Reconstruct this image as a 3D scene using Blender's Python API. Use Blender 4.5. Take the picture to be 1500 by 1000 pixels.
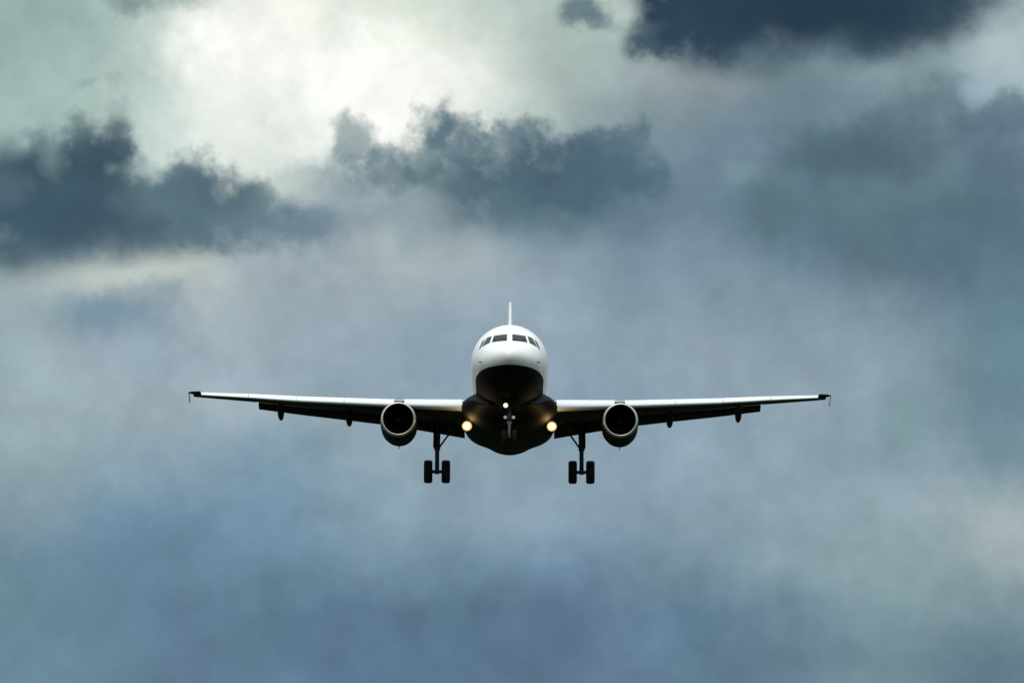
import bpy, bmesh, math, random
import numpy as np
from mathutils import Vector, Matrix, Euler
from mathutils.bvhtree import BVHTree

for o in list(bpy.data.objects):
    bpy.data.objects.remove(o, do_unlink=True)
scene = bpy.context.scene
COL = scene.collection
R = math.radians

# ---------------------------------------------------------------- camera
EYE = 1.7                      # photographer standing on the ground
ELEV = 6.20                    # camera elevation, degrees
F_PX = 11037.0                 # focal length in pixels of a 1500 px wide frame
cam_d = bpy.data.cameras.new("camera")
cam_d.sensor_width = 36.0
cam_d.lens = F_PX / 1500.0 * 36.0
cam_d.clip_start = 0.5
cam_d.clip_end = 60000.0
cam = bpy.data.objects.new("camera", cam_d)
COL.objects.link(cam)
cam.location = (0, 0, EYE)
cam.rotation_euler = (R(90 + ELEV), 0, 0)
scene.camera = cam

# ---------------------------------------------------------------- exposure
vs = scene.view_settings
vs.view_transform = 'Standard'
vs.look = 'None'
vs.exposure = 0.0
vs.gamma = 1.0
vs.use_curve_mapping = False

# ---------------------------------------------------------------- sun behind the cloud deck
SUN_EL, SUN_AZ = 58.0, 196.0           # azimuth measured clockwise from +Y (the viewing direction)
sun_d = bpy.data.lights.new("sun", 'SUN')
sun_d.energy = 1.5
sun_d.angle = R(14)
sun_d.color = (1.0, 0.965, 0.91)
sun = bpy.data.objects.new("sun", sun_d)
COL.objects.link(sun)
_d = Vector((math.sin(R(SUN_AZ)) * math.cos(R(SUN_EL)), math.cos(R(SUN_AZ)) * math.cos(R(SUN_EL)), math.sin(R(SUN_EL))))
sun.rotation_euler = _d.to_track_quat('Z', 'Y').to_euler()
sun.location = _d * 900


def lin(r, g, b):
    f = lambda c: c / 12.92 if c <= 0.04045 else ((c + 0.055) / 1.055) ** 2.4
    return (f(r / 255), f(g / 255), f(b / 255))


# ---------------------------------------------------------------- sky
world = bpy.data.worlds.new("World")
scene.world = world
world.use_nodes = True
NT = world.node_tree
NT.nodes.clear()


class G:
    """small helpers for writing node maths"""
    def __init__(self, nt):
        self.nt = nt

    def n(self, t, **kw):
        nd = self.nt.nodes.new(t)
        for k, v in kw.items():
            setattr(nd, k, v)
        return nd

    def put(self, sock, v):
        if isinstance(v, bpy.types.NodeSocket):
            self.nt.links.new(v, sock)
        else:
            sock.default_value = v

    def m(self, op, a, b=0.0, c=None, clamp=False):
        nd = self.n('ShaderNodeMath', operation=op, use_clamp=clamp)
        self.put(nd.inputs[0], a)
        self.put(nd.inputs[1], b)
        if c is not None:
            self.put(nd.inputs[2], c)
        return nd.outputs[0]

    def v(self, op, a, b=None, c=None, scale=None, out=0):
        nd = self.n('ShaderNodeVectorMath', operation=op)
        self.put(nd.inputs[0], a)
        if b is not None:
            self.put(nd.inputs[1], b)
        if c is not None:
            self.put(nd.inputs[2], c)
        if scale is not None:
            self.put(nd.inputs[3], scale)
        return nd.outputs[out]

    def dot(self, a, b):
        return self.v('DOT_PRODUCT', a, b, out='Value')

    def noise(self, vec, scale, detail=4.0, rough=0.5, dist=0.0, lac=2.0):
        nd = self.n('ShaderNodeTexNoise')
        nd.noise_dimensions = '3D'
        self.put(nd.inputs['Vector'], vec)
        nd.inputs['Scale'].default_value = scale
        nd.inputs['Detail'].default_value = detail
        nd.inputs['Roughness'].default_value = rough
        nd.inputs['Lacunarity'].default_value = lac
        nd.inputs['Distortion'].default_value = dist
        return nd

    def smooth(self, x, lo, hi):
        nd = self.n('ShaderNodeMapRange', interpolation_type='SMOOTHSTEP', clamp=True)
        self.put(nd.inputs['Value'], x)
        self.put(nd.inputs['From Min'], lo)
        self.put(nd.inputs['From Max'], hi)
        return nd.outputs[0]

    def ramp(self, x, pts, lo, hi, vlo=0.0, vhi=1.0, mode='LINEAR'):
        nd = self.n('ShaderNodeValToRGB')
        fx = self.m('DIVIDE', self.m('SUBTRACT', x, lo), hi - lo)
        self.put(nd.inputs[0], fx)
        cr = nd.color_ramp
        cr.interpolation = mode
        while len(cr.elements) < len(pts):
            cr.elements.new(0.5)
        for e, (px, py) in zip(cr.elements, pts):
            e.position = min(1.0, max(0.0, (px - lo) / (hi - lo)))
        for e, (px, py) in zip(cr.elements, pts):
            t = (py - vlo) / (vhi - vlo)
            e.color = (t, t, t, 1)
        return self.m('MULTIPLY_ADD', nd.outputs[0], vhi - vlo, vlo)

    def mix(self, fac, a, b):
        nd = self.n('ShaderNodeMix', data_type='RGBA')
        self.put(nd.inputs[0], fac)
        self.put(nd.inputs[6], a if isinstance(a, bpy.types.NodeSocket) else (*a, 1))
        self.put(nd.inputs[7], b if isinstance(b, bpy.types.NodeSocket) else (*b, 1))
        return nd.outputs[2]


g = G(NT)
UNIT = 100.0 / F_PX                       # one sky unit = 100 px of the photograph = 0.519 degrees
tc = g.n('ShaderNodeTexCoord')
DIR = g.v('NORMALIZE', tc.outputs['Generated'])
sep = g.n('ShaderNodeSeparateXYZ')
g.put(sep.inputs[0], DIR)
az = g.m('ARCTAN2', sep.outputs[0], sep.outputs[1])
el = g.m('ARCSINE', sep.outputs[2])
X0 = g.m('MULTIPLY_ADD', az, 1 / UNIT, 7.5)                       # sky position across: azimuth
Y0 = g.m('MULTIPLY_ADD', el, -1 / UNIT, 5.0 + R(ELEV) / UNIT)     # sky position down: elevation
Q = g.v('SCALE', DIR, scale=1 / UNIT)                             # direction in the same units, for noise

wl = g.noise(Q, 0.45, 3.0, 0.5)           # slow swirl
wf = g.noise(Q, 1.5, 7.0, 0.62)           # cauliflower edges
wl_v = g.v('SUBTRACT', wl.outputs['Color'], (0.5, 0.5, 0.5))
wf_v = g.v('SUBTRACT', wf.outputs['Color'], (0.5, 0.5, 0.5))
comb = g.n('ShaderNodeCombineXYZ')
g.put(comb.inputs[0], X0)
g.put(comb.inputs[1], Y0)
P0 = comb.outputs[0]
warp = g.v('ADD', g.v('MULTIPLY', wl_v, (0.8, 0.5, 0)), g.v('MULTIPLY', wf_v, (1.2, 0.9, 0)))
PB = g.v('ADD', P0, warp)                 # for the soft background cloud
warp2 = g.v('ADD', g.v('MULTIPLY', wl_v, (0.5, 0.3, 0)), g.v('MULTIPLY', wf_v, (0.55, 0.6, 0)))
PC = g.v('ADD', P0, warp2)                # for the cloud edges

# soft background: measured cloud tones at (across, down)
TONES = [
    (0.2, 0.5, 148, 172, 172), (0.3, 1.4, 160, 182, 182), (1.3, 0.7, 158, 182, 180), (2.0, 1.3, 188, 205, 202),
    (2.4, 0.3, 178, 194, 192), (2.9, 1.0, 222, 230, 226), (3.5, 0.5, 250, 249, 244), (3.2, 2.0, 214, 222, 218),
    (4.3, 1.0, 214, 222, 222), (4.6, 0.1, 224, 227, 220), (5.6, 1.2, 252, 251, 247), (5.9, 1.5, 247, 247, 242),
    (5.9, 0.2, 206, 214, 206), (4.1, 2.1, 218, 226, 221), (1.9, 2.2, 184, 200, 198), (5.0, 2.0, 232, 236, 232),
    (6.9, 0.6, 208, 216, 210), (7.3, 1.3, 196, 208, 204), (7.8, 0.3, 176, 192, 190), (8.6, 1.0, 166, 182, 180),
    (9.1, 0.25, 172, 188, 184), (9.0, 1.6, 142, 158, 166), (10.3, 1.2, 138, 150, 156), (10.2, 1.9, 112, 132, 150), (11.3, 1.3, 118, 138, 150),
    (12.2, 1.3, 116, 138, 150), (13.2, 1.1, 130, 150, 160), (14.6, 0.7, 164, 182, 188), (14.4, 1.4, 150, 168, 180),
    (11.2, 2.3, 110, 132, 150), (12.5, 2.4, 88, 110, 128), (13.9, 2.1, 90, 110, 130), (14.8, 2.4, 98, 118, 140),
    (13.5, 2.8, 98, 120, 136), (10.6, 2.9, 112, 134, 152), (12.2, 3.3, 92, 114, 132), (14.0, 3.5, 94, 114, 132),
    (9.8, 2.6, 112, 132, 150), (9.6, 3.4, 114, 136, 154), (11.0, 4.2, 120, 142, 158), (12.8, 4.2, 108, 130, 146),
    (14.4, 4.3, 98, 122, 140), (10.2, 5.0, 146, 164, 178), (11.9, 5.1, 136, 154, 168), (13.2, 5.1, 142, 160, 174),
    (14.7, 5.3, 108, 134, 150), (12.2, 6.0, 146, 163, 178), (13.3, 5.9, 134, 156, 170), (13.4, 6.4, 126, 148, 160), (14.6, 6.4, 110, 134, 150),
    (14.3, 7.1, 140, 158, 170), (14.8, 7.7, 168, 180, 184), (14.4, 8.4, 142, 162, 170), (13.0, 7.1, 144, 162, 174), (13.2, 8.3, 136, 158, 168),
    (14.5, 9.6, 96, 122, 138), (13.0, 9.4, 114, 138, 150), (11.9, 8.2, 136, 158, 168), (11.4, 9.3, 100, 126, 146),
    (10.8, 6.6, 142, 162, 178), (11.4, 7.4, 140, 160, 174), (10.1, 7.8, 134, 156, 172), (9.2, 6.6, 144, 164, 182),
    (9.9, 8.9, 100, 126, 150), (8.6, 7.2, 142, 163, 180), (8.6, 8.2, 108, 134, 158), (8.3, 9.2, 92, 116, 142),
    (7.0, 7.2, 142, 160, 176), (6.9, 8.1, 112, 138, 160), (6.6, 9.2, 92, 118, 142), (5.6, 7.1, 138, 160, 176),
    (5.3, 8.0, 118, 144, 164), (5.0, 9.1, 94, 120, 146), (3.9, 6.9, 118, 146, 168), (3.6, 8.0, 108, 136, 160),
    (3.3, 9.2, 98, 124, 148), (2.2, 7.3, 114, 142, 166), (1.4, 8.2, 104, 132, 156), (1.0, 9.3, 104, 132, 152),
    (0.3, 7.2, 138, 160, 172), (0.2, 8.6, 112, 140, 158), (0.7, 6.2, 156, 174, 182), (2.3, 6.2, 158, 174, 184),
    (3.6, 5.9, 154, 170, 182), (5.2, 6.2, 146, 164, 178), (0.2, 5.2, 150, 168, 180), (1.4, 5.3, 158, 174, 184),
    (2.8, 5.2, 150, 167, 180), (4.1, 5.1, 154, 170, 184), (5.4, 5.2, 142, 160, 178), (6.4, 5.0, 140, 160, 176),
    (0.3, 4.3, 156, 172, 180), (1.5, 4.0, 184, 192, 190), (2.5, 4.0, 184, 192, 188), (3.2, 4.4, 172, 182, 188),
    (4.0, 3.8, 150, 166, 178), (5.0, 3.9, 164, 174, 184), (5.0, 3.2, 146, 164, 176), (5.8, 3.3, 150, 166, 176), (6.2, 3.9, 166, 176, 182),
    (7.2, 4.1, 150, 165, 176), (8.4, 3.9, 132, 150, 166), (8.2, 4.7, 140, 158, 174), (9.3, 4.4, 136, 154, 170),
    (9.0, 5.4, 140, 158, 176), (7.3, 3.5, 130, 150, 166), (1.7, 4.65, 126, 146, 170), (2.2, 4.75, 132, 152, 172),
]
TN = np.array([t[:2] for t in TONES]) * (0.9, 1.1)
TC_ = np.array([lin(*t[2:]) for t in TONES])


def tone_at(x, y):
    d2 = ((TN - np.array([x * 0.9, y * 1.1])) ** 2).sum(1)
    w = np.exp(-2.6 * d2) + 1e-6 / (1 + d2)
    return (w[:, None] * TC_).sum(0) / w.sum()


sepb = g.n('ShaderNodeSeparateXYZ')
g.put(sepb.inputs[0], PB)
XB = g.m('MULTIPLY_ADD', sepb.outputs[0], 1 / 17.0, 1 / 17.0)      # -1 .. 16 across
tone = None
ROWS = np.linspace(-0.4, 10.4, 16)
for k, y in enumerate(ROWS):
    rp = g.n('ShaderNodeValToRGB')
    g.put(rp.inputs[0], XB)
    cr = rp.color_ramp
    cr.interpolation = 'B_SPLINE'
    xs_ = np.linspace(-0.6, 15.6, 24)
    while len(cr.elements) < len(xs_):
        cr.elements.new(0.5)
    for e_, x in zip(cr.elements, xs_):
        e_.position = (x + 1) / 17.0
    for e_, x in zip(cr.elements, xs_):
        e_.color = (*tone_at(x, y), 1)
    if tone is None:
        tone = rp.outputs[0]
    else:
        tone = g.mix(g.m('MULTIPLY_ADD', sepb.outputs[1], 1 / float(y - ROWS[k - 1]), -float(ROWS[k - 1] / (y - ROWS[k - 1])), clamp=True), tone, rp.outputs[0])

# the overcast over the rest of the sky: brighter overhead, with big cloud patches, thin gaps show the clear sky
nish = g.n('ShaderNodeTexSky')
nish.sky_type = 'NISHITA'
nish.sun_disc = False
nish.sun_elevation = R(SUN_EL)
nish.sun_rotation = R(SUN_AZ)
nish_c = g.v('SCALE', nish.outputs[0], scale=0.1)
up = g.m('MAXIMUM', sep.outputs[2], 0.0)
patch = g.noise(DIR, 2.6, 6.0, 0.55)
lum = g.m('MULTIPLY_ADD', up, 1.65, 0.24)
lum = g.m('MULTIPLY', lum, g.m('MULTIPLY_ADD', patch.outputs[0], 1.1, 0.45))
over = g.v('SCALE', (0.93, 1.0, 1.06), scale=lum)
over = g.mix(0.12, over, nish_c)
below = g.smooth(sep.outputs[2], -0.02, 0.0)
over = g.v('SCALE', over, scale=g.m('MULTIPLY_ADD', below, 0.95, 0.05))
# how far from the measured part of the sky
far = g.v('LENGTH', g.v('MULTIPLY', g.v('SUBTRACT', P0, (7.5, 5.0, 0)), (1 / 10.5, 1 / 7.5, 0)), out='Value')
front = g.m('GREATER_THAN', sep.outputs[1], 0.0)
near = g.m('MULTIPLY', g.smooth(far, 1.5, 1.0), front)
base = g.mix(near, over, tone)
veil = g.smooth(g.noise(g.v('ADD', Q, (3.0, 14.0, 9.0)), 0.8, 6.0, 0.55, dist=0.5).outputs[0], 0.78, 0.42)
veil = g.m('MULTIPLY_ADD', veil, 0.75, 0.4)
# the thin bright gap where the sun stands behind the deck
PG = g.v('ADD', P0, g.v('ADD', g.v('MULTIPLY', wl_v, (0.7, 0.5, 0)), g.v('MULTIPLY', wf_v, (0.9, 0.8, 0))))
for (x, y, rx, ry, k) in [(5.6, 1.1, 1.2, 0.75, 1.0), (3.45, 0.65, 0.95, 0.65, 0.9), (4.4, 1.3, 1.7, 1.1, 0.2), (3.2, 1.7, 1.2, 0.9, 0.2), (5.0, 1.9, 0.9, 0.5, 0.4), (6.6, 1.3, 0.9, 0.6, 0.35)]:
    d = g.v('MULTIPLY', g.v('SUBTRACT', PG, (x, y, 0)), (1 / rx, 1 / ry, 0))
    base = g.mix(g.m('MULTIPLY', g.m('POWER', 0.30, g.dot(d, d)), g.m('MULTIPLY', veil, k), clamp=True), base, lin(255, 254, 250))
# fine structure of the soft cloud
fine = g.noise(Q, 0.75, 6.0, 0.5)
fine2 = g.noise(g.v('ADD', Q, (31.0, 7.0, 13.0)), 2.6, 6.0, 0.6)
tex = g.m('ADD', g.m('MULTIPLY_ADD', fine.outputs[0], 0.42, 0.79), g.m('MULTIPLY_ADD', fine2.outputs[0], 0.12, -0.06))
base = g.v('SCALE', base, scale=tex)
tint = g.v('MULTIPLY_ADD', g.v('SUBTRACT', fine.outputs['Color'], (0.5, 0.5, 0.5)), (0.09, 0.04, 0.08), (0.975, 1.0, 0.968))
base = g.v('MULTIPLY', base, tint)

edge = g.m('SUBTRACT', g.noise(g.v('ADD', Q, (5.0, 3.0, 1.0)), 1.8, 9.0, 0.57).outputs[0], 0.5)
puff = g.m('SUBTRACT', g.noise(g.v('ADD', Q, (11.0, 17.0, 4.0)), 1.1, 7.0, 0.58).outputs[0], 0.5)
PS = g.v('ADD', P0, g.v('ADD', g.v('MULTIPLY', wl_v, (0.6, 0.4, 0)), g.v('MULTIPLY', wf_v, (0.35, 0.25, 0))))
EDGES = {k: g.m('MULTIPLY', edge, k) for k in (0.35, 0.7, 1.0)}

# cloud banks, lump by lump: across, down, half width, half height, softness, opacity, tone
LUMPS = [
    # pale breaks
    (3.3, 2.2, 0.5, 0.35, 0.3, 0.4, (222, 228, 224)), (4.0, 2.75, 0.35, 0.2, 0.2, 0.5, (200, 210, 202)),
    (2.0, 3.98, 0.7, 0.18, 0.25, 0.6, (196, 204, 197)), (1.15, 4.05, 0.5, 0.14, 0.2, 0.45, (190, 198, 194)), (2.7, 4.2, 0.25, 0.3, 0.25, 0.4, (184, 192, 190)),
    (6.2, 3.8, 0.6, 0.3, 0.35, 0.4, (172, 180, 184)), (5.3, 3.4, 0.4, 0.25, 0.25, 0.35, (168, 178, 184)), (14.85, 7.7, 0.35, 0.5, 0.4, 0.5, (172, 184, 186)),
    (14.8, 0.65, 0.5, 0.5, 0.4, 0.8, (168, 186, 190)), (14.3, 1.25, 0.35, 0.25, 0.25, 0.45, (156, 174, 186)), (10.1, 1.2, 0.5, 0.2, 0.3, 0.4, (148, 156, 158)), (13.3, 1.05, 0.7, 0.15, 0.25, 0.35, (138, 156, 164)),
    # left bank
    (-0.2, 2.9, 0.8, 0.75, 0.4, 0.9, (66, 86, 106)), (0.3, 3.5, 0.9, 0.42, 0.35, 0.9, (72, 94, 112)), (1.9, 3.42, 1.3, 0.28, 0.3, 0.8, (84, 106, 124)),
    (0.5, 2.2, 0.2, 0.32, 0.16, 0.65, (92, 112, 128)), (1.12, 2.1, 0.2, 0.38, 0.16, 0.85, (72, 92, 110)), (1.58, 2.1, 0.18, 0.42, 0.14, 0.85, (70, 90, 108)),
    (0.85, 2.75, 0.95, 0.6, 0.3, 0.95, (60, 79, 99)), (1.35, 2.5, 0.45, 0.38, 0.22, 0.9, (64, 84, 103)), (1.6, 3.08, 1.5, 0.42, 0.35, 0.9, (70, 92, 111)),
    (2.4, 2.78, 0.7, 0.38, 0.2, 0.85, (86, 107, 125)), (2.75, 2.95, 0.7, 0.35, 0.25, 0.85, (82, 103, 122)), (3.25, 3.15, 0.6, 0.35, 0.25, 0.8, (88, 109, 127)),
    (3.95, 3.3, 0.6, 0.26, 0.28, 0.6, (106, 126, 144)), (4.55, 3.3, 0.5, 0.22, 0.28, 0.65, (98, 118, 138)), (0.8, 3.15, 0.9, 0.3, 0.35, 0.6, (62, 83, 102)),
    # middle bank
    (5.9, 3.0, 0.8, 0.25, 0.32, 0.55, (114, 134, 149)), (7.6, 3.2, 0.9, 0.28, 0.35, 0.55, (102, 124, 142)), (5.95, 3.55, 0.18, 0.22, 0.18, 0.45, (126, 146, 158)),
    (5.15, 2.15, 0.4, 0.36, 0.16, 0.72, (114, 133, 146)), (4.9, 2.6, 0.55, 0.3, 0.25, 0.66, (118, 138, 153)), (5.6, 2.5, 0.45, 0.35, 0.22, 0.78, (104, 124, 141)),
    (6.33, 1.82, 0.22, 0.34, 0.13, 0.85, (100, 120, 138)), (6.65, 1.98, 0.38, 0.36, 0.15, 0.85, (90, 112, 130)), (6.3, 2.35, 0.4, 0.42, 0.22, 0.75, (94, 115, 132)),
    (7.05, 2.3, 0.4, 0.36, 0.18, 0.8, (98, 118, 137)), (7.65, 2.15, 0.42, 0.34, 0.16, 0.85, (88, 110, 130)), (7.3, 2.75, 1.1, 0.45, 0.35, 0.85, (86, 108, 125)),
    (8.9, 2.25, 0.55, 0.42, 0.18, 0.9, (84, 106, 127)), (9.25, 2.0, 0.22, 0.24, 0.14, 0.7, (94, 115, 135)), (9.3, 2.55, 0.3, 0.35, 0.22, 0.8, (90, 112, 132)),
    (8.4, 2.95, 1.0, 0.36, 0.4, 0.8, (86, 108, 127)), (8.2, 2.5, 0.6, 0.36, 0.25, 0.9, (78, 100, 120)), (6.75, 2.2, 0.25, 0.12, 0.15, 0.35, (126, 144, 158)),
    # dark slab at the top, scraps beside it
    (9.68, 0.5, 0.42, 0.32, 0.2, 0.9, (62, 82, 102)), (10.6, 0.6, 0.75, 0.3, 0.3, 0.9, (58, 77, 98)), (12.7, 0.55, 0.6, 0.28, 0.3, 0.85, (64, 84, 101)), (11.3, 0.85, 0.3, 0.16, 0.3, 0.6, (82, 102, 118)),
    (14.2, -0.05, 0.7, 0.34, 0.3, 0.85, (68, 88, 105)), (13.3, 0.15, 0.9, 0.55, 0.3, 0.95, (54, 72, 91)), (10.3, 0.1, 0.95, 0.55, 0.24, 1.0, (48, 66, 86)), (11.9, 0.0, 1.7, 0.62, 0.3, 1.0, (43, 60, 79)),
    (8.6, 0.12, 0.3, 0.2, 0.16, 0.85, (86, 104, 122)), (8.78, 0.3, 0.16, 0.12, 0.13, 0.6, (92, 110, 130)), (9.1, 0.38, 0.3, 0.1, 0.14, 0.5, (118, 136, 148)),
    (1.9, 0.0, 0.36, 0.2, 0.2, 0.75, (110, 130, 141)), (2.6, -0.06, 0.4, 0.14, 0.16, 0.5, (130, 150, 152)), (1.2, 1.22, 0.13, 0.05, 0.07, 0.4, (124, 146, 148)), (1.55, 1.2, 0.12, 0.04, 0.06, 0.25, (140, 160, 160)),
    # right bank
    (13.2, 3.2, 1.7, 0.6, 0.5, 0.55, (90, 112, 130)), (11.6, 2.85, 1.0, 0.5, 0.45, 0.5, (92, 114, 132)), (14.5, 3.4, 0.9, 0.6, 0.45, 0.5, (88, 110, 130)), (12.3, 2.25, 0.85, 0.38, 0.24, 0.6, (82, 104, 122)),
    (13.2, 2.05, 0.7, 0.42, 0.24, 0.65, (88, 108, 126)), (13.65, 1.6, 0.42, 0.32, 0.18, 0.7, (100, 120, 136)), (14.02, 1.3, 0.2, 0.15, 0.13, 0.55, (106, 126, 140)), (14.65, 1.72, 0.55, 0.3, 0.15, 0.8, (98, 116, 137)),
    (14.6, 2.3, 0.7, 0.5, 0.35, 0.65, (92, 112, 132)), (13.5, 2.7, 0.6, 0.2, 0.28, 0.4, (108, 130, 145)), (11.2, 2.5, 0.35, 0.12, 0.2, 0.3, (126, 146, 158)),
    (14.8, 5.3, 0.4, 0.9, 0.6, 0.5, (100, 128, 146)), (14.6, 6.6, 0.28, 0.55, 0.25, 0.5, (105, 131, 149)), (13.35, 6.2, 0.32, 0.35, 0.25, 0.45, (118, 142, 154)),
    (12.9, 2.35, 0.45, 0.2, 0.22, 0.5, (78, 98, 114)), (12.0, 2.4, 0.4, 0.2, 0.22, 0.45, (82, 103, 118)), (14.3, 3.1, 0.5, 0.2, 0.25, 0.4, (80, 102, 118)), (11.4, 3.1, 0.5, 0.2, 0.25, 0.4, (88, 110, 126)),
    (12.6, 3.6, 0.6, 0.2, 0.28, 0.35, (84, 106, 122)), (13.9, 2.35, 0.25, 0.15, 0.18, 0.35, (116, 136, 148)), (12.6, 2.9, 0.4, 0.14, 0.2, 0.3, (112, 134, 146)), (14.32, 1.38, 0.2, 0.17, 0.13, 0.65, (152, 172, 186)),
    (8.55, 2.55, 0.85, 0.42, 0.22, 0.6, (78, 98, 118)), (7.0, 2.65, 0.6, 0.3, 0.22, 0.45, (82, 103, 120)),
    # pale holes
    (0.12, 2.75, 0.25, 0.2, 0.2, 0.4, (98, 118, 136)), (1.95, 2.47, 0.25, 0.13, 0.12, 0.65, (160, 180, 182)), (0.75, 2.35, 0.14, 0.16, 0.12, 0.45, (128, 148, 156)), (2.2, 2.95, 0.4, 0.14, 0.18, 0.35, (104, 124, 140)), (0.02, 3.4, 0.12, 0.1, 0.1, 0.4, (120, 140, 156)),
    (6.2, 3.12, 0.35, 0.25, 0.2, 0.5, (158, 170, 178)), (5.55, 3.6, 0.35, 0.2, 0.22, 0.4, (170, 180, 184)), (4.9, 2.95, 0.3, 0.2, 0.18, 0.45, (160, 173, 180)), (4.3, 2.72, 0.3, 0.16, 0.15, 0.55, (184, 196, 192)),
    (9.2, 0.1, 0.2, 0.18, 0.13, 0.7, (184, 198, 192)), (6.95, 3.75, 0.3, 0.3, 0.25, 0.35, (162, 172, 178)), (10.9, 2.5, 0.2, 0.14, 0.15, 0.35, (130, 150, 160)), (7.35, 2.1, 0.12, 0.1, 0.1, 0.4, (150, 165, 172)),
    # small soft one below the left bank
    (1.3, 4.58, 0.5, 0.28, 0.25, 0.65, (122, 143, 167)), (1.95, 4.6, 0.5, 0.28, 0.25, 0.65, (122, 143, 167)), (2.3, 4.42, 0.22, 0.18, 0.18, 0.5, (130, 150, 170)),
]
behind = base
for (x, y, rx, ry, soft, op, tone) in LUMPS:
    rr = min(rx, ry)
    low = soft >= 0.3
    e = EDGES[0.35 if low or rr < 0.2 else 0.7 if rr < 0.34 else 1.0]
    ln = g.v('LENGTH', g.v('MULTIPLY_ADD', PS if low else PC, (1 / rx, 1 / ry, 0), (-x / rx, -y / ry, 0)), out='Value')
    mr = g.n('ShaderNodeMapRange', interpolation_type='SMOOTHSTEP', clamp=True)
    g.put(mr.inputs['Value'], g.m('MULTIPLY_ADD', ln, -rr, e))
    mr.inputs['From Min'].default_value = -rr - soft * 1.15
    mr.inputs['From Max'].default_value = -rr + soft * 0.85
    mr.inputs['To Max'].default_value = op
    base = g.mix(mr.outputs[0], base, lin(tone[0] * 0.97, tone[1] * 1.01, tone[2] * 0.96) if sum(tone) < 452 else lin(*tone))
thin = g.smooth(g.noise(g.v('ADD', Q, (21.0, 4.0, 8.0)), 1.9, 7.0, 0.6, dist=0.4).outputs[0], 0.50, 0.78)      # thin places in the banks
thin = g.m('MULTIPLY', thin, g.m('MULTIPLY', g.smooth(X0, 3.6, 5.0), g.smooth(X0, 9.2, 8.0)))
base = g.mix(g.m('MULTIPLY', thin, 0.42), base, behind)
base = g.v('SCALE', base, scale=g.m('MULTIPLY_ADD', puff, 0.5, 1.03))

bg = g.n('ShaderNodeBackground')
g.put(bg.inputs[0], base)
bg.inputs[1].default_value = 1.0
wo = g.n('ShaderNodeOutputWorld')
NT.links.new(bg.outputs[0], wo.inputs[0])
world.cycles.sampling_method = 'MANUAL'
world.cycles.sample_map_resolution = 1024
scene.cycles.use_adaptive_sampling = True
scene.cycles.adaptive_threshold = 0.015
scene.cycles.adaptive_min_samples = 12


# ---------------------------------------------------------------- materials
def mat(name, colour, rough=0.5, metal=0.0, spec=0.5, coat=0.0, var=0.12, scale=3.0, rvar=0.15, emit=None, estr=0.0):
    m = bpy.data.materials.new(name)
    m.use_nodes = True
    nt = m.node_tree
    k = G(nt)
    b = nt.nodes['Principled BSDF']
    t = k.n('ShaderNodeTexCoord')
    nz = k.noise(t.outputs['Object'], scale, 6.0, 0.6)
    f = k.m('MULTIPLY_ADD', nz.outputs[0], 2 * var, 1 - var)
    k.put(b.inputs['Base Color'], k.v('SCALE', colour, scale=f))
    k.put(b.inputs['Roughness'], k.m('MULTIPLY_ADD', nz.outputs[0], rvar, rough - rvar / 2, clamp=True))
    b.inputs['Metallic'].default_value = metal
    b.inputs['Specular IOR Level'].default_value = spec
    b.inputs['Coat Weight'].default_value = coat
    b.inputs['Coat Roughness'].default_value = 0.08
    if emit:
        b.inputs['Emission Color'].default_value = (*emit, 1)
        b.inputs['Emission Strength'].default_value = estr
    return m


WHITE = (0.73, 0.75, 0.745)
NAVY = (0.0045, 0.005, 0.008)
M_white = mat("white_paint", WHITE, 0.32, coat=0.25, var=0.05, scale=1.4)
M_slat = mat("slat_paint", (0.64, 0.68, 0.70), 0.35, coat=0.2, var=0.05)
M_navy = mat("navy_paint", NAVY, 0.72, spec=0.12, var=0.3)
M_under = mat("shaded_underside_grey", (0.012, 0.011, 0.010), 0.6, spec=0.12, var=0.35, scale=1.2)  # wing grey taken near black: shade under the wing put into the colour
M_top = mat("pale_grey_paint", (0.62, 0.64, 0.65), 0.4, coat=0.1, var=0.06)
M_lip = mat("bare_aluminium", (0.46, 0.45, 0.435), 0.42, metal=0.85, var=0.08, scale=6)
M_black = mat("intake_black", (0.003, 0.003, 0.0035), 0.8, spec=0.05)
M_fan = mat("fan_titanium", (0.008, 0.008, 0.009), 0.6, metal=0.3)
M_rubber = mat("tyre_rubber", (0.012, 0.012, 0.012), 0.8, spec=0.15)
M_gear = mat("gear_metal", (0.035, 0.035, 0.037), 0.5, metal=0.2, spec=0.3)
M_gear_l = mat("pale_gear_paint", (0.55, 0.55, 0.54), 0.4)
M_piston = mat("oleo_chrome_grey", (0.16, 0.16, 0.155), 0.45)
M_rim = mat("wheel_rim_metal", (0.10, 0.10, 0.10), 0.45, metal=0.5)
M_glass = mat("cockpit_glass", (0.008, 0.014, 0.020), 0.15, spec=0.06, var=0.2)
M_gasket = mat("window_seal", (0.03, 0.03, 0.035), 0.6)
M_mirror = mat("lamp_reflector", (0.95, 0.74, 0.40), 0.16, metal=1.0, var=0.03)
M_lamp = mat("landing_lamp_glow", (0.15, 0.13, 0.1), 0.3, emit=(1.0, 0.78, 0.38), estr=4.0)
M_lamp_mid = mat("landing_lamp_ring", (0.15, 0.13, 0.1), 0.3, emit=(1.0, 0.62, 0.20), estr=1.9)
M_lamp_rim = mat("landing_lamp_edge", (0.15, 0.13, 0.1), 0.3, emit=(1.0, 0.46, 0.10), estr=0.75)
M_taxi = mat("taxi_lamp_glow", (0.1, 0.1, 0.1), 0.3, emit=(1.0, 0.82, 0.62), estr=1.25)
M_dim = mat("dim_lamp_glow", (0.1, 0.1, 0.1), 0.3, emit=(1.0, 0.88, 0.76), estr=0.28)


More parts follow.
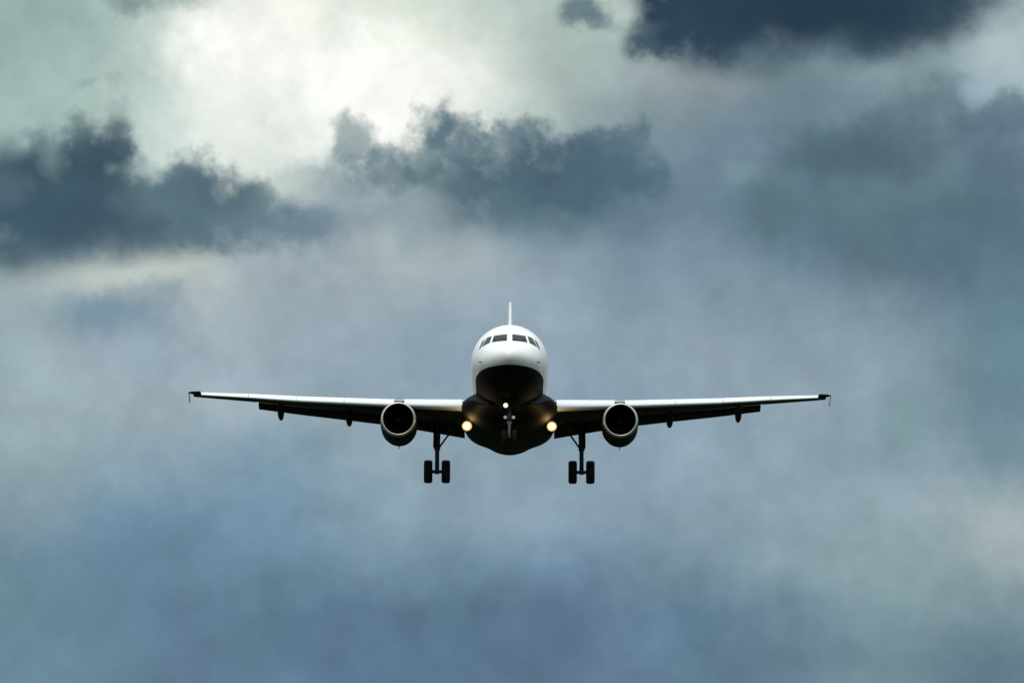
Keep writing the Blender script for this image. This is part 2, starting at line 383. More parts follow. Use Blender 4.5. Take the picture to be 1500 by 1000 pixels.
def fuselage_paint():
    """white above, navy belly below a straight waterline; faint panel joints and grime"""
    m = bpy.data.materials.new("two_tone_fuselage_paint")
    m.use_nodes = True
    nt = m.node_tree
    k = G(nt)
    b = nt.nodes['Principled BSDF']
    t = k.n('ShaderNodeTexCoord')
    s = k.n('ShaderNodeSeparateXYZ')
    k.put(s.inputs[0], t.outputs['Object'])
    nz = k.noise(t.outputs['Object'], 1.6, 7.0, 0.62)
    st = k.noise(k.v('MULTIPLY', t.outputs['Object'], (6.0, 0.5, 6.0)), 1.0, 5.0, 0.6)
    grime = k.m('MULTIPLY_ADD', nz.outputs[0], 0.10, 0.92)
    grime = k.m('MULTIPLY', grime, k.m('MULTIPLY_ADD', st.outputs[0], 0.08, 0.95))
    # circumferential panel joints every 1.6 m and the radome joint
    jy = k.m('ABSOLUTE', k.m('SUBTRACT', k.m('FRACT', k.m('DIVIDE', k.m('ADD', s.outputs[1], 30.0 - REF[1] + 15.0 + 0.62), 1.6)), 0.5))
    joint = k.smooth(jy, 0.006, 0.014)
    grime = k.m('MULTIPLY', grime, k.m('MULTIPLY_ADD', joint, 0.28, 0.72))
    white = k.v('SCALE', WHITE, scale=grime)
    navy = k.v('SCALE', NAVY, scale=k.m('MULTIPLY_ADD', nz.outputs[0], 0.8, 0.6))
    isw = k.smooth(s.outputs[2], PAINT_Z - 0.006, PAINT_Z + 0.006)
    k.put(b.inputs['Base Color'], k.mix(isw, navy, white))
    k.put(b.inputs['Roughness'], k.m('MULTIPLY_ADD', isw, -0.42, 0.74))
    k.put(b.inputs['Specular IOR Level'], k.m('MULTIPLY_ADD', isw, 0.40, 0.10))
    k.put(b.inputs['Coat Weight'], k.m('MULTIPLY', isw, 0.25))
    b.inputs['Coat Roughness'].default_value = 0.08
    return m


# ---------------------------------------------------------------- mesh helpers
# aircraft coordinates: x across, y aft of the nose tip, z above the fuselage centreline; REF is the object's base
REF = np.array([0.0, 15.0, -2.45])
PAINT_Z = -1.0 - REF[2]
M_fus = fuselage_paint()


class MB:
    def __init__(self):
        self.v, self.f, self.m = [], [], []

    def add(self, verts, faces, mi=0):
        o = len(self.v)
        self.v += [tuple(map(float, p)) for p in verts]
        self.f += [tuple(i + o for i in fc) for fc in faces]
        self.m += [mi] * len(faces)

    def loft(self, rings, mi=0, closed=True, cap0=True, cap1=True):
        n = len(rings[0])
        vs_, fs = [], []
        for r in rings:
            vs_ += list(r)
        for i in range(len(rings) - 1):
            for j in range(n if closed else n - 1):
                j2 = (j + 1) % n
                fs.append((i * n + j, i * n + j2, (i + 1) * n + j2, (i + 1) * n + j))
        if cap0:
            fs.append(tuple(range(n))[::-1])
        if cap1:
            fs.append(tuple((len(rings) - 1) * n + j for j in range(n)))
        self.add(vs_, fs, mi)

    def tube(self, a, b, r0, r1=None, n=14, mi=0):
        a, b = np.array(a, float), np.array(b, float)
        r1 = r0 if r1 is None else r1
        d = (b - a) / np.linalg.norm(b - a)
        u = np.cross(d, (0, 0, 1.0) if abs(d[2]) < 0.9 else (1.0, 0, 0))
        u /= np.linalg.norm(u)
        w = np.cross(d, u)
        ring = lambda c, r: [c + r * (math.cos(t) * u + math.sin(t) * w) for t in np.linspace(0, 2 * math.pi, n, endpoint=False)]
        self.loft([ring(a, r0), ring(b, r1)], mi)

    def spin_y(self, prof, cx, cz, n=48, mi=0, tilt=0.0, y0=0.0):
        """surface of revolution about an axis along y; prof = (y, r)"""
        rings = []
        for (y, r) in prof:
            zz = cz - (y - y0) * math.tan(tilt)
            rings.append([(cx + r * math.cos(t), y, zz + r * math.sin(t)) for t in np.linspace(0, 2 * math.pi, n, endpoint=False)])
        self.loft(rings, mi, cap0=False, cap1=False)

    def spin_x(self, prof, c, n=40, mi=0):
        rings = []
        for (x, r) in prof:
            rings.append([(c[0] + x, c[1] + r * math.cos(t), c[2] + r * math.sin(t)) for t in np.linspace(0, 2 * math.pi, n, endpoint=False)])
        self.loft(rings, mi, cap0=True, cap1=True)

    def build(self, name, mats, parent=None, smooth=True, sharp=38, mirror=False):
        if not isinstance(mats, (list, tuple)):
            mats = [mats]
        me = bpy.data.meshes.new(name)
        vv = np.array(self.v)
        ff = self.f
        if mirror:
            vv = vv * np.array([-1, 1, 1])
            ff = [f[::-1] for f in ff]
        me.from_pydata([tuple(p) for p in vv - REF], [], ff)
        for mm in mats:
            me.materials.append(mm)
        me.polygons.foreach_set('material_index', self.m)
        bm = bmesh.new()
        bm.from_mesh(me)
        bmesh.ops.remove_doubles(bm, verts=bm.verts, dist=1e-5)
        bmesh.ops.recalc_face_normals(bm, faces=bm.faces)
        if smooth:
            for f in bm.faces:
                f.smooth = True
            for e in bm.edges:
                if len(e.link_faces) == 2 and e.calc_face_angle(0) > R(sharp):
                    e.smooth = False
        bm.to_mesh(me)
        bm.free()
        o = bpy.data.objects.new(name, me)
        COL.objects.link(o)
        o.parent = parent
        return o


def pchip(x, y, xi):
    x, y, xi = map(lambda a: np.array(a, float), (x, y, xi))
    h = np.diff(x)
    dl = np.diff(y) / h
    d = np.zeros(len(x))
    for i in range(1, len(x) - 1):
        if dl[i - 1] * dl[i] > 0:
            w1, w2 = 2 * h[i] + h[i - 1], h[i] + 2 * h[i - 1]
            d[i] = (w1 + w2) / (w1 / dl[i - 1] + w2 / dl[i])
    d[0], d[-1] = dl[0], dl[-1]
    i = np.clip(np.searchsorted(x, xi) - 1, 0, len(h) - 1)
    t = (xi - x[i]) / h[i]
    return ((1 + 2 * t) * (1 - t) ** 2 * y[i] + t * (1 - t) ** 2 * h[i] * d[i] + t * t * (3 - 2 * t) * y[i + 1] + t * t * (t - 1) * h[i] * d[i + 1])


def mirror_both(fn):
    for s in (False, True):
        fn(s)


# ================================================================ airliner
PITCH, ROLL, YAW = 3.10, 0.27, 0.0
root = bpy.data.objects.new("airliner", None)
COL.objects.link(root)
root['label'] = "white twin-engine airliner with dark belly, wheels down and landing lights on, against stormy clouds"
root['category'] = "airliner"
root.empty_display_size = 2.0
rot = Matrix.Rotation(R(YAW), 3, 'Z') @ Matrix.Rotation(R(ROLL), 3, 'Y') @ Matrix.Rotation(R(-PITCH), 3, 'X')
# it hangs 390 m out on the glide path: the midpoint between the two intakes is the anchor
DIST = 390.0
ax, ay = (746.2 - 750) / F_PX, (614.0 - 500) / F_PX
aim = Vector((math.sin(ax), math.cos(ax) * math.cos(R(ELEV) - ay), math.cos(ax) * math.sin(R(ELEV) - ay)))
anchor = Vector((0, 0, EYE)) + aim * DIST
local = Vector(np.array([0.0, 11.0, -2.15]) - REF)
root.matrix_world = Matrix.Translation(anchor - rot @ local) @ rot.to_4x4()

# ---------------------------------------------------------------- fuselage
ST = [  # y, half width, top, bottom
    (0.0, 0.0, -0.56, -0.56), (0.06, 0.24, -0.36, -0.77), (0.2, 0.46, -0.20, -0.94), (0.5, 0.76, -0.03, -1.16), (1.0, 1.08, 0.17, -1.40),
    (1.5, 1.31, 0.38, -1.57), (2.0, 1.48, 0.66, -1.70), (2.6, 1.64, 0.99, -1.82), (3.2, 1.76, 1.28, -1.90), (4.0, 1.87, 1.57, -1.98),
    (5.0, 1.945, 1.80, -2.04), (6.2, 1.975, 1.97, -2.07), (8.6, 1.975, 2.07, -2.07), (23.5, 1.975, 2.07, -2.07), (26.5, 1.88, 2.06, -1.72),
    (29.5, 1.58, 2.02, -0.98), (32.5, 1.10, 1.90, -0.10), (35.5, 0.55, 1.65, 0.70), (37.2, 0.24, 1.45, 1.02), (37.57, 0.0, 1.25, 1.25)]
SY = np.array([s[0] for s in ST])


def fus_at(ys):
    s = np.sqrt(SY)
    q = np.sqrt(np.maximum(ys, 0))
    return [pchip(s, [r[k] for r in ST], q) for k in (1, 2, 3)]


ys = np.concatenate([np.linspace(0.02, 2.85, 40) ** 2, np.linspace(8.6, 37.5, 40)])
W_, T_, B_ = fus_at(ys)
NSEC = 96


def fus_ring(y, w, t, b):
    zc = 0.5 * (t + b)
    # widest level sits lower on the nose
    k = min(1.0, y / 5.0)
    return [(w * math.cos(a), y, zc + (t - zc) * math.sin(a)) if math.sin(a) >= 0 else (w * math.cos(a), y, zc + (zc - b) * math.sin(a))
            for a in np.linspace(0, 2 * math.pi, NSEC, endpoint=False)]


mb = MB()
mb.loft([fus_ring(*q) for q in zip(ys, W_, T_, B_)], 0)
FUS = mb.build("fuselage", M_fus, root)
FUS['label'] = "white fuselage with dark navy belly below a straight line"
bvh = BVHTree.FromPolygons([Vector(p) for p in mb.v], mb.f)


def on_nose(x, z, off=0.012):
    h = bvh.ray_cast(Vector((x, -3, z)), Vector((0, 1, 0)))
    if h[0] is None:
        return None
    return np.array(h[0] + h[1] * (off if h[1].y < 0 else -off))


def nose_panel(quad, name, mats, parent, n=8, off=0.012, mirror=False, inset=0.0):
    """a pane that follows the nose; quad corners (x, z) seen from the front: top inner, top outer, bottom outer, bottom inner"""
    q = [np.array(c, float) for c in quad]
    cen = sum(q) / 4
    if inset:
        q = [c + (cen - c) * inset / np.linalg.norm(cen - c) for c in q]
    b = MB()
    P = []
    for i in range(n + 1):
        for j in range(n + 1):
            u, v_ = j / n, i / n
            c = (q[0] * (1 - u) + q[1] * u) * (1 - v_) + (q[3] * (1 - u) + q[2] * u) * v_
            P.append(on_nose(c[0], c[1], off))
    F = [(i * (n + 1) + j, i * (n + 1) + j + 1, (i + 1) * (n + 1) + j + 1, (i + 1) * (n + 1) + j) for i in range(n) for j in range(n)]
    if any(p is None for p in P):
        raise RuntimeError("pane off the nose " + name + str(quad))
    b.add(P, F)
    o = b.build(name, mats, parent, mirror=mirror)
    return o


PANES = [
    [(0.13, 0.90), (0.80, 0.85), (0.90, 0.40), (0.13, 0.43)],
    [(0.90, 0.86), (1.14, 0.81), (1.40, 0.25), (1.01, 0.40)],
    [(1.22, 0.78), (1.40, 0.60), (1.55, 0.14), (1.46, 0.22)],
]
for mir in (False, True):
    for p in PANES:
        w = nose_panel(p, "cockpit_window", M_gasket, FUS, off=0.008, mirror=mir)
        gl = nose_panel(p, "glass_pane", M_glass, FUS, off=0.02, mirror=mir, inset=0.035)
        gl.name = "window_glass"
    # windscreen wiper lying along the bottom of the front pane
    mb = MB()
    a_, b_ = on_nose(0.2, 0.49, 0.045), on_nose(0.80, 0.55, 0.045)
    mb.tube(a_, b_, 0.012, n=8)
    mb.build("windscreen_wiper", M_gasket, FUS, mirror=mir)
    # air data probe on the cheek
    mb = MB()
    p0 = on_nose(1.42, -0.62, 0.0)
    mb.tube(p0, p0 + np.array([0.12, 0.0, -0.02]), 0.03, 0.02, 10)
    mb.tube(p0 + np.array([0.12, 0.02, -0.02]), p0 + np.array([0.14, -0.24, -0.03]), 0.016, 0.010, 10)
    mb.build("pitot_probe", M_gear, FUS, mirror=mir)

# belly fairing with the wing root fillets
mb = MB()
BF = [(7.4, 1.1, -1.6, -2.02), (8.3, 1.5, -1.45, -2.08), (9.2, 1.8, -1.15, -2.16), (10.0, 2.16, -0.75, -2.39), (11.0, 2.42, -0.50, -2.51), (12.5, 2.52, -0.52, -2.60), (15.0, 2.50, -0.60, -2.65),
      (18.0, 2.46, -1.05, -2.67), (19.8, 2.30, -1.15, -2.45), (21.5, 1.9, -1.3, -2.2), (23.0, 1.2, -1.55, -2.02)]
rings = []
for (y, w, t, b) in BF:
    zc = -1.30 + 0.0 * t if t > -1.1 else t - 0.28
    ring = []
    for a in np.linspace(0, 2 * math.pi, 64, endpoint=False):
        c, s = math.cos(a), math.sin(a)
        ex = 0.86
        x = w * math.copysign(abs(c) ** ex, c)
        z = zc + ((t - zc) * abs(s) ** 1.5 if s >= 0 else -(zc - b) * abs(s) ** 1.0)
        ring.append((x, y, z))
    rings.append(ring)
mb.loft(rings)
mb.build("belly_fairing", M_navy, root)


# ---------------------------------------------------------------- wings
def naca(f, t):
    return 5 * t * (0.2969 * math.sqrt(f) - 0.126 * f - 0.3516 * f * f + 0.2843 * f ** 3 - 0.1036 * f ** 4)


XS = [0.0, 1.9, 6.4, 11.0, 13.4, 16.75]
LEY = [10.95, 11.85, 14.05, 16.42, 17.65, 19.35]
TEY = [18.35, 18.35, 18.35, 19.62, 20.28, 21.0]
LEZ = [-1.46, -1.28, -0.83, -0.28, 0.05, 0.45]
TC = [0.150, 0.140, 0.120, 0.108, 0.100, 0.094]
INC = [2.4, 2.2, 0.3, -0.9, -1.7, -1.9]


def wing_geo(x):
    return tuple(float(np.interp(x, XS, a)) for a in (LEY, TEY, LEZ, TC, INC))


def sect(x, f0, f1, n=14, shift=(0, 0), droop=0.0, pivot=None, tscale=1.0):
    """closed aerofoil slice from chord fraction f0 to f1 at span x"""
    ly, ty, lz, tc_, inc = wing_geo(x)
    c = ty - ly
    fs = f0 + (f1 - f0) * (0.5 - 0.5 * np.cos(np.linspace(0, math.pi, n)))
    up_ = [(f, naca(f, tc_) * 1.05) for f in fs]
    lo_ = [(f, -naca(f, tc_) * 0.95) for f in fs[::-1]]
    pts = up_ + lo_
    out = []
    ci, si = math.cos(R(inc)), math.sin(R(inc))
    cd, sd = math.cos(R(droop)), math.sin(R(droop))
    for (f, h) in pts:
        yy, zz = f * c, h * c * tscale
        if droop:
            py, pz = pivot[0] * c, pivot[1] * c
            dy, dz = yy - py, zz - pz
            yy, zz = py + dy * cd + dz * sd, pz - dy * sd + dz * cd
        yy += shift[0] * c
        zz += shift[1] * c
        out.append((x, ly + yy * ci + zz * si, lz - yy * si + zz * ci))
    return out


SPAN_FLAP = 13.3


def slat_sect(x):
    ly, ty = wing_geo(x)[:2]
    k = min(0.175, 0.50 / (ty - ly))
    return sect(x, 0.0005, k, 14, shift=(-0.42 * k, 0.02 * k), droop=-17, pivot=(k, 0.16 * k))



def build_wing(mir):
    mb = MB()
    xs = np.concatenate([np.linspace(0.6, SPAN_FLAP, 26)])
    mb.loft([sect(x, 0.035, 0.80) for x in xs], 0)
    xo = np.linspace(SPAN_FLAP + 0.004, 16.45, 10)
    mb.loft([sect(x, 0.035, 0.76) for x in xo], 0)
    xe = np.linspace(16.454, 16.75, 4)
    mb.loft([sect(x, 0.0005, 1.0) for x in xe], 0)
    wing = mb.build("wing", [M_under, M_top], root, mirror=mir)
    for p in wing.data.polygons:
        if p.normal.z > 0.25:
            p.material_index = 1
    wing['label'] = "swept wing with dark underside and white leading edge"
    # aileron
    mb = MB()
    mb.loft([sect(x, 0.763, 1.0, 10, droop=0.5, pivot=(0.763, 0)) for x in np.linspace(SPAN_FLAP + 0.12, 16.40, 8)], 0)
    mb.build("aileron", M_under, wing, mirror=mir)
    # slats, run out and drooped
    for (a, b) in [(2.45, 5.48), (6.02, 8.65), (8.67, 11.20), (11.22, 13.75), (13.77, 16.30)]:
        mb = MB()
        mb.loft([slat_sect(x) for x in np.linspace(a, b, 8)], 0)
        mb.build("slat", M_slat, wing, mirror=mir)
    # flaps, down for landing
    for (a, b) in [(2.35, 6.32), (6.42, SPAN_FLAP)]:
        mb = MB()
        rings = []
        for x in np.linspace(a, b, 12):
            ly, ty, lz, tc_, inc = wing_geo(x)
            c = ty - ly
            fc = max(0.26 * c, 0.80)                  # flap chord
            fc = float(np.interp(x, [2.3, 6.4, 13.4], [1.30, 1.12, 0.80]))
            y0 = ly + 0.80 * c + 0.12
            z0 = lz - 0.80 * c * math.sin(R(inc)) - 0.02 * c
            dd = R(float(np.interp(x, [2.3, 6.4, 13.4], [21, 20.5, 20])) + inc)
            ring = []
            fs = 0.5 - 0.5 * np.cos(np.linspace(0, math.pi, 12))
            for f, sgn in [(f, 1) for f in fs] + [(f, -1) for f in fs[::-1]]:
                h = sgn * naca(min(max(f, 0.002), 0.998), 0.15) * fc + (0.03 if sgn > 0 else 0) * fc * math.sin(math.pi * f)
                ring.append((x, y0 + f * fc * math.cos(dd) + h * math.sin(dd), z0 - f * fc * math.sin(dd) + h * math.cos(dd)))
            rings.append(ring)
        mb.loft(rings)
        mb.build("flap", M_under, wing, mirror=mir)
    # flap track fairings: slim canoes under the trailing edge
    for x, drop, ln, hw in [(3.1, 0.0, 2.2, 0.15), (8.45, 0.0, 2.6, 0.185), (12.1, 0.0, 2.2, 0.18)]:
        ly, ty, lz, tc_, inc = wing_geo(x)
        c = ty - ly
        ya = ly + 0.52 * c
        za = lz - 0.52 * c * math.sin(R(inc)) - naca(0.52, tc_) * c * 0.9
        yb = ly + 0.80 * c + 0.9
        zb = {3.1: -1.66, 8.45: -1.22, 12.1: -0.74}[x]
        mb = MB()
        rings = []
        for t in np.linspace(0, 1, 16):
            r = hw * (math.sin(math.pi * min(1, max(0.02, t * 0.92 + 0.03)))) ** 0.55
            bend = t * t * (3 - 2 * t)
            y = ya + (yb - ya) * t
            z = za + (zb - za) * bend
            rings.append([(x + r * math.cos(q), y, z + 1.5 * r * math.sin(q)) for q in np.linspace(0, 2 * math.pi, 16, endpoint=False)])
        mb.loft(rings)
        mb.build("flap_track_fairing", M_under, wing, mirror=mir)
    # dark navigation light housing and the arrow-shaped wingtip fence
    mb = MB()
    rings = []
    for x in np.linspace(16.36, 17.0, 8):
        k = math.sqrt(max(0.02, 1 - ((x - 16.36) / 0.69) ** 2))
        rings.append([(x, 19.02 + (x - 16.36) * 0.5 + 0.42 * (1 - math.cos(q)) * 0.9 * k + 0.15 * (1 - k), 0.47 + 0.075 * k * math.sin(q) + (x - 16.36) * 0.08) for q in np.linspace(0, 2 * math.pi, 18, endpoint=False)])
    mb.loft(rings)
    mb.build("navigation_light", M_black, wing, mirror=mir)
    mb = MB()
    out = [(19.35, 0.50), (20.0, 0.62), (21.15, 0.86), (21.55, 0.86), (21.25, 0.50), (21.25, 0.35), (21.0, 0.16), (20.65, 0.16), (20.0, 0.36)]
    th = 0.035
    n = len(out)
    v0 = [(16.97 + 0.02 * (1 if z > 0.5 else -1) * abs(z - 0.5), y, z) for (y, z) in out]
    v1 = [(p[0] + th, p[1], p[2]) for p in v0]
    mb.add(v0 + v1, [tuple(range(n))[::-1], tuple(range(n, 2 * n))] + [(i, (i + 1) % n, n + (i + 1) % n, n + i) for i in range(n)])
    mb.build("wingtip_fence", M_gear_l, wing, mirror=mir, smooth=False)
    return wing


mirror_both(build_wing)


# ---------------------------------------------------------------- engines
def build_engine(mir):
    cx, cz, y0, tl = 5.75, -2.15, 11.0, R(-0.5)
    mb = MB()
    mb.spin_y([(11.22, 0.915), (11.6, 0.932), (12.4, 0.948), (13.4, 0.948), (14.4, 0.93), (15.1, 0.86), (15.7, 0.75), (16.3, 0.60),
               (16.28, 0.575), (15.6, 0.66), (14.6, 0.70)], cx, cz, 64, 0, tl, y0)
    mb.spin_y([(14.9, 0.03), (15.4, 0.34), (16.2, 0.28), (16.9, 0.02)], cx, cz, 32, 0, tl, y0)
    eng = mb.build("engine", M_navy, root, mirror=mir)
    eng['label'] = "dark engine pod with a bare metal intake lip"
    mb = MB()
    prof = []
    for a in np.linspace(0, math.pi, 13):
        r = 0.822 + 0.093 * math.cos(a)
        prof.append((11.22 - 0.24 * math.sin(a), r))
    prof = [(11.225, 0.915)] + prof[1:] + [(11.35, 0.722)]
    mb.spin_y(prof[:8], cx, cz, 72, 0, tl, y0)
    mb.spin_y(prof[7:], cx, cz, 72, 1, tl, y0)
    mb.build("intake_lip", [M_lip, M_black], eng, mirror=mir)
    mb = MB()
    mb.spin_y([(11.351, 0.722), (11.7, 0.725), (12.1, 0.76), (12.45, 0.77), (12.46, 0.02)], cx, cz, 48, 0, tl, y0)
    mb.build("intake_duct", M_black, eng, mirror=mir)
    # fan: twisted blades as one part
    mb = MB()
    for k in range(22):
        a = 2 * math.pi * k / 22
        pts = []
        for r in np.linspace(0.24, 0.755, 6):
            tw = R(25 + 35 * (r - 0.24) / 0.5)
            hw = 0.075 + 0.03 * r
            for sgn in (-1, 1):
                da = sgn * hw * math.sin(tw) / r
                pts.append((cx + r * math.cos(a + da), 12.15 + sgn * hw * math.cos(tw), cz + 0.01 + r * math.sin(a + da)))
        mb.add(pts, [(2 * i, 2 * i + 1, 2 * i + 3, 2 * i + 2) for i in range(5)])
    mb.build("fan", M_fan, eng, mirror=mir)
    mb = MB()
    mb.spin_y([(11.72, 0.005), (11.8, 0.09), (11.95, 0.18), (12.1, 0.24), (12.3, 0.25)], cx, cz, 32, 0, tl, y0)
    mb.build("spinner", M_fan, eng, mirror=mir)
    # pylon
    mb = MB()
    rings = []
    for y, zt, zb, w in [(11.9, -1.24, -1.32, 0.05), (12.6, -1.02, -1.35, 0.17), (13.4, -0.86, -1.4, 0.2), (14.6, -0.80, -1.4, 0.2), (16.2, -1.0, -1.75, 0.18), (17.6, -1.2, -1.6, 0.05)]:
        rings.append([(cx - w, y, zb), (cx + w, y, zb), (cx + w, y, zt), (cx + w * 0.4, y, zt + 0.04), (cx - w * 0.4, y, zt + 0.04), (cx - w, y, zt)])
    mb.loft(rings)
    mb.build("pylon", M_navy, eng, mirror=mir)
    # drain mast under the cowl
    mb = MB()
    mb.loft([[(cx - 0.03, 14.1, -2.98), (cx + 0.03, 14.1, -2.98), (cx + 0.03, 14.55, -2.98), (cx - 0.03, 14.55, -2.98)],
             [(cx - 0.02, 14.3, -3.20), (cx + 0.02, 14.3, -3.20), (cx + 0.02, 14.5, -3.20), (cx - 0.02, 14.5, -3.20)]])
    mb.build("drain_mast", M_navy, eng, mirror=mir, smooth=False)


mirror_both(build_engine)


# ---------------------------------------------------------------- undercarriage
def wheel(c, r, w, name, parent, mir):
    mb = MB()
    h = w / 2
    mb.spin_x([(-h * 0.80, r * 0.56), (-h * 0.98, r * 0.68), (-h, r * 0.84), (-h * 0.86, r * 0.95), (-h * 0.5, r * 0.995), (0, r), (h * 0.5, r * 0.995),
               (h * 0.86, r * 0.95), (h, r * 0.84), (h * 0.98, r * 0.68), (h * 0.80, r * 0.56)], c, 40, 0)
    mb.spin_x([(-h * 0.86, r * 0.2), (-h * 0.82, r * 0.54), (h * 0.82, r * 0.54), (h * 0.86, r * 0.2)], c, 28, 1)
    return mb.build(name, [M_rubber, M_rim], parent, mirror=mir)


def main_gear(mir):
    x, y, za = 3.80, 17.7, -3.92
    mb = MB()
    mb.tube((x - 0.02, y - 0.05, -1.35), (x, y, -2.75), 0.17, 0.15, 18)
    mb.tube((x, y, -2.70), (x, y, za + 0.02), 0.115, 0.115, 16)
    mb.tube((x, y, -2.62), (x, y, -2.78), 0.165, 0.165, 18)
    gear = mb.build("main_landing_gear", M_gear, root, mirror=mir)
    gear['label'] = "extended main landing gear leg with two wheels"
    mb = MB()
    mb.tube((x - 0.62, y, za), (x + 0.62, y, za), 0.09, n=14)
    mb.tube((x, y, za + 0.17), (x, y, za - 0.12), 0.12, n=14)
    mb.build("axle", M_gear, gear, mirror=mir)
    for s in (-1, 1):
        wheel((x + s * 0.465, y, za), 0.61, 0.45, "wheel", gear, mir)
    # folding side brace running inboard
    mb = MB()
    mb.tube((x - 0.05, y, -2.72), (x - 0.55, y - 0.05, -2.02), 0.05, 0.05, 10)
    mb.tube((x - 0.55, y - 0.05, -2.02), (x - 1.15, y - 0.1, -1.55), 0.05, 0.05, 10)
    mb.build("side_brace", M_gear, gear, mirror=mir)
    # torque links aft of the leg
    mb = MB()
    mb.tube((x, y + 0.1, -2.85), (x, y + 0.42, -3.25), 0.04, 0.03, 8)
    mb.tube((x, y + 0.42, -3.25), (x, y + 0.1, -3.66), 0.03, 0.04, 8)
    mb.build("torque_link", M_gear, gear, mirror=mir)
    # door plate carried on the outside of the leg
    mb = MB()
    pts = [(17.15, -1.45), (18.25, -1.45), (18.20, -2.35), (18.0, -2.62), (17.45, -2.62), (17.2, -2.3)]
    n = len(pts)
    va = [(x + 0.13 + 0.015 * (-1.45 - z), yy, z) for yy, z in pts]
    vb = [(p[0] + 0.06, p[1], p[2]) for p in va]
    mb.add(va + vb, [tuple(range(n))[::-1], tuple(range(n, 2 * n))] + [(i, (i + 1) % n, n + (i + 1) % n, n + i) for i in range(n)])
    mb.build("gear_door", M_navy, gear, mirror=mir, smooth=False)


mirror_both(main_gear)

# nose gear
NGY = 5.07
mb = MB()
mb.tube((0, NGY + 0.08, -1.95), (0, NGY, -3.18), 0.095, 0.09, 16)
ng = mb.build("nose_landing_gear", M_gear, root)
ng['label'] = "nose landing gear leg carrying small white lamps"
mb = MB()
mb.tube((0, NGY - 0.02, -3.18), (0, NGY, -3.98), 0.062, 0.062, 16)
mb.tube((0, NGY, -3.18), (0, NGY, -3.28), 0.11, 0.11, 16)
mb.build("oleo_piston", M_piston, ng)
mb = MB()
mb.tube((-0.34, NGY, -3.98), (0.34, NGY, -3.98), 0.06, n=12)
mb.build("axle", M_gear, ng)
for s in (-1, 1):
    wheel((s * 0.26, NGY, -3.98), 0.37, 0.2, "wheel", ng, False)
for s in (False, True):
    mb = MB()
    pts = [(4.3, -1.99), (6.3, -2.02), (6.2, -2.55), (4.45, -2.50)]
    va = [(0.42 + 0.12 * (-2.0 - z), yy, z) for yy, z in pts]
    vb = [(p[0] + 0.03, p[1], p[2]) for p in va]
    mb.add(va + vb, [(3, 2, 1, 0), (4, 5, 6, 7)] + [(i, (i + 1) % 4, 4 + (i + 1) % 4, 4 + i) for i in range(4)])
    mb.build("gear_door", M_navy, ng, mirror=s, smooth=False)
mb = MB()
mb.tube((0, NGY + 0.1, -2.9), (0, NGY + 0.75, -2.0), 0.04, n=10)
mb.build("drag_brace", M_gear, ng)


def lamp(c, r, name, parent, m_core, m_mid=None, m_edge=None, depth=0.14, mir=False, core=0.72):
    """a lamp can with a polished bowl, a glowing lens and a bezel, facing the approach"""
    cx, cy, cz = c
    mb = MB()
    mb.spin_y([(cy + depth, 0.004), (cy + depth, r * 0.6), (cy + depth * 0.4, r * 1.05), (cy - 0.01, r * 1.10), (cy - 0.012, r * 1.0), (cy + 0.02, r * 0.98)], cx, cz, 32)
    h = mb.build(name, M_gear, parent, mirror=mir)
    mb = MB()
    prof = [(cy - 0.03 * (1 - q * q), r * q) for q in (0.005, core * 0.3, core * 0.6, core * 0.8, core)]
    mb.spin_y(prof, cx, cz, 32)
    bands = [core, 0.76, 0.98] if m_mid else [core, 0.98]
    for bi in range(len(bands) - 1):
        q0, q1 = bands[bi], bands[bi + 1]
        mb.spin_y([(cy - 0.03 * (1 - q * q), r * q) for q in (q0, 0.5 * (q0 + q1), q1)], cx, cz, 32, bi + 1 if m_mid else 0)
    mb.build("lens", [m_core] + ([m_mid, m_edge] if m_mid else []), h if parent is root else parent, mirror=mir)
    return h


lamp((-0.19, NGY - 0.22, -2.37), 0.125, "taxi_light", ng, M_taxi)
lamp((0.18, NGY - 0.20, -2.38), 0.09, "taxi_light", ng, M_black)
lamp((-0.21, NGY - 0.20, -2.98), 0.085, "turnoff_light", ng, M_dim)
lamp((0.21, NGY - 0.20, -2.98), 0.085, "turnoff_light", ng, M_dim)
mb = MB()
mb.tube((-0.24, NGY - 0.1, -2.40), (0.24, NGY - 0.1, -2.40), 0.03, n=10)
mb.build("lamp_bracket", M_gear, ng)
mb = MB()
mb.tube((-0.26, NGY - 0.1, -3.02), (0.26, NGY - 0.1, -3.02), 0.03, n=10)
mb.build("lamp_bracket", M_gear, ng)

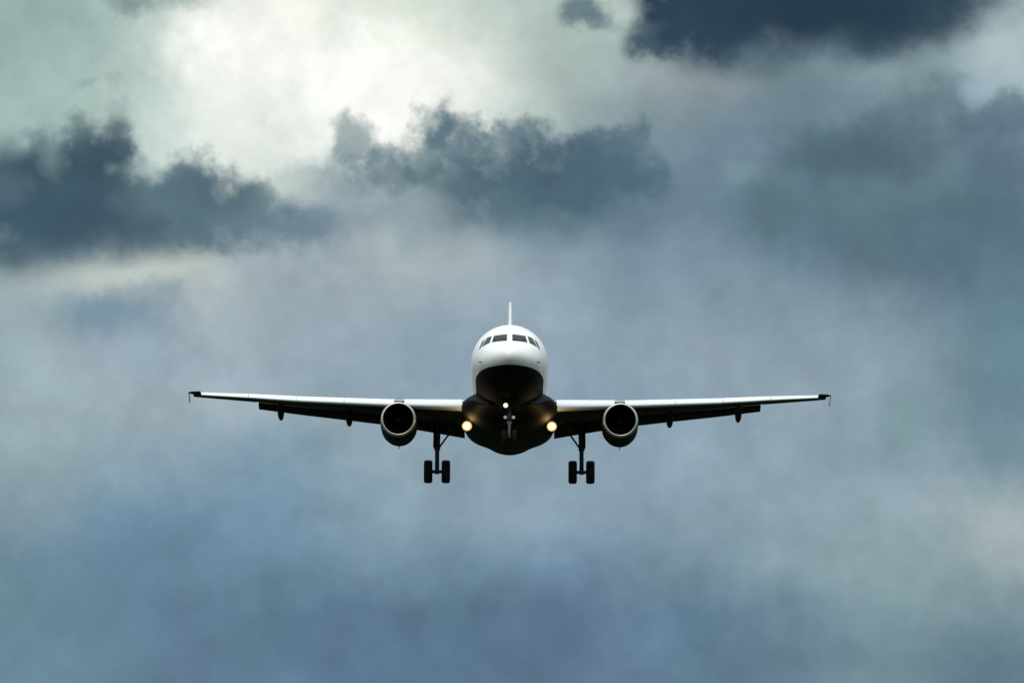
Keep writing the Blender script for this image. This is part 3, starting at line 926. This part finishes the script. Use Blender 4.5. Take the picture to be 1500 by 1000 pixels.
# landing lights hanging under the wing roots, with their own light
for mir in (False, True):
    s = -1 if mir else 1
    c = (2.20, 12.15, -2.33)
    h = lamp(c, 0.25, "landing_light", root, M_lamp, M_lamp_mid, M_lamp_rim, 0.22, mir=mir, core=0.50)
    h['label'] = "blazing warm landing light under the wing root"
    mb = MB()
    mb.tube((2.20, 12.28, -2.33), (2.22, 12.55, -1.5), 0.06, n=12)
    mb.build("light_bracket", M_gear, h, mirror=mir)
    ld = bpy.data.lights.new("landing_lamp", 'POINT')
    ld.energy = 38.0
    ld.color = (1.0, 0.62, 0.25)
    ld.shadow_soft_size = 0.2
    lo = bpy.data.objects.new("landing_lamp", ld)
    COL.objects.link(lo)
    lo.parent = h
    lo.location = Vector(np.array([s * 2.20, 11.72, -2.34]) - REF)

# ---------------------------------------------------------------- tail
mb = MB()
rings = []
for t in np.linspace(0, 1, 12):
    z = 1.6 + (7.93 - 1.6) * t
    ly = 28.9 + (34.2 - 28.9) * t
    c = 6.1 + (2.0 - 6.1) * t
    th = 0.10 - 0.01 * t
    fs = 0.5 - 0.5 * np.cos(np.linspace(0, math.pi, 16))
    rings.append([(naca(f, th) * c, ly + f * c, z) for f in fs] + [(-naca(f, th) * c, ly + f * c, z) for f in fs[::-1]])
mb.loft(rings)
fin = mb.build("tail_fin", M_white, root)


def tailplane(mir):
    mb = MB()
    rings = []
    for t in np.linspace(0, 1, 10):
        x = 0.5 + (6.22 - 0.5) * t
        ly = 31.0 + (34.55 - 31.0) * t
        c = 4.0 + (1.4 - 4.0) * t
        z = 0.75 + 0.60 * t
        fs = 0.5 - 0.5 * np.cos(np.linspace(0, math.pi, 14))
        rings.append([(x, ly + f * c, z + naca(f, 0.1) * c) for f in fs] + [(x, ly + f * c, z - naca(f, 0.1) * c) for f in fs[::-1]])
    mb.loft(rings)
    mb.build("tailplane", M_white, root, mirror=mir)


mirror_both(tailplane)

# ---------------------------------------------------------------- ground below the approach (out of frame; it shades the underside)
M_ground = mat("grass_field", (0.022, 0.028, 0.012), 0.95, spec=0.05, var=0.45, scale=0.03)
me = bpy.data.meshes.new("ground")
S = 30000.0
me.from_pydata([(-S, -S, 0), (S, -S, 0), (S, S, 0), (-S, S, 0)], [], [(0, 1, 2, 3)])
me.materials.append(M_ground)
gr = bpy.data.objects.new("ground", me)
gr['kind'] = 'structure'
COL.objects.link(gr)
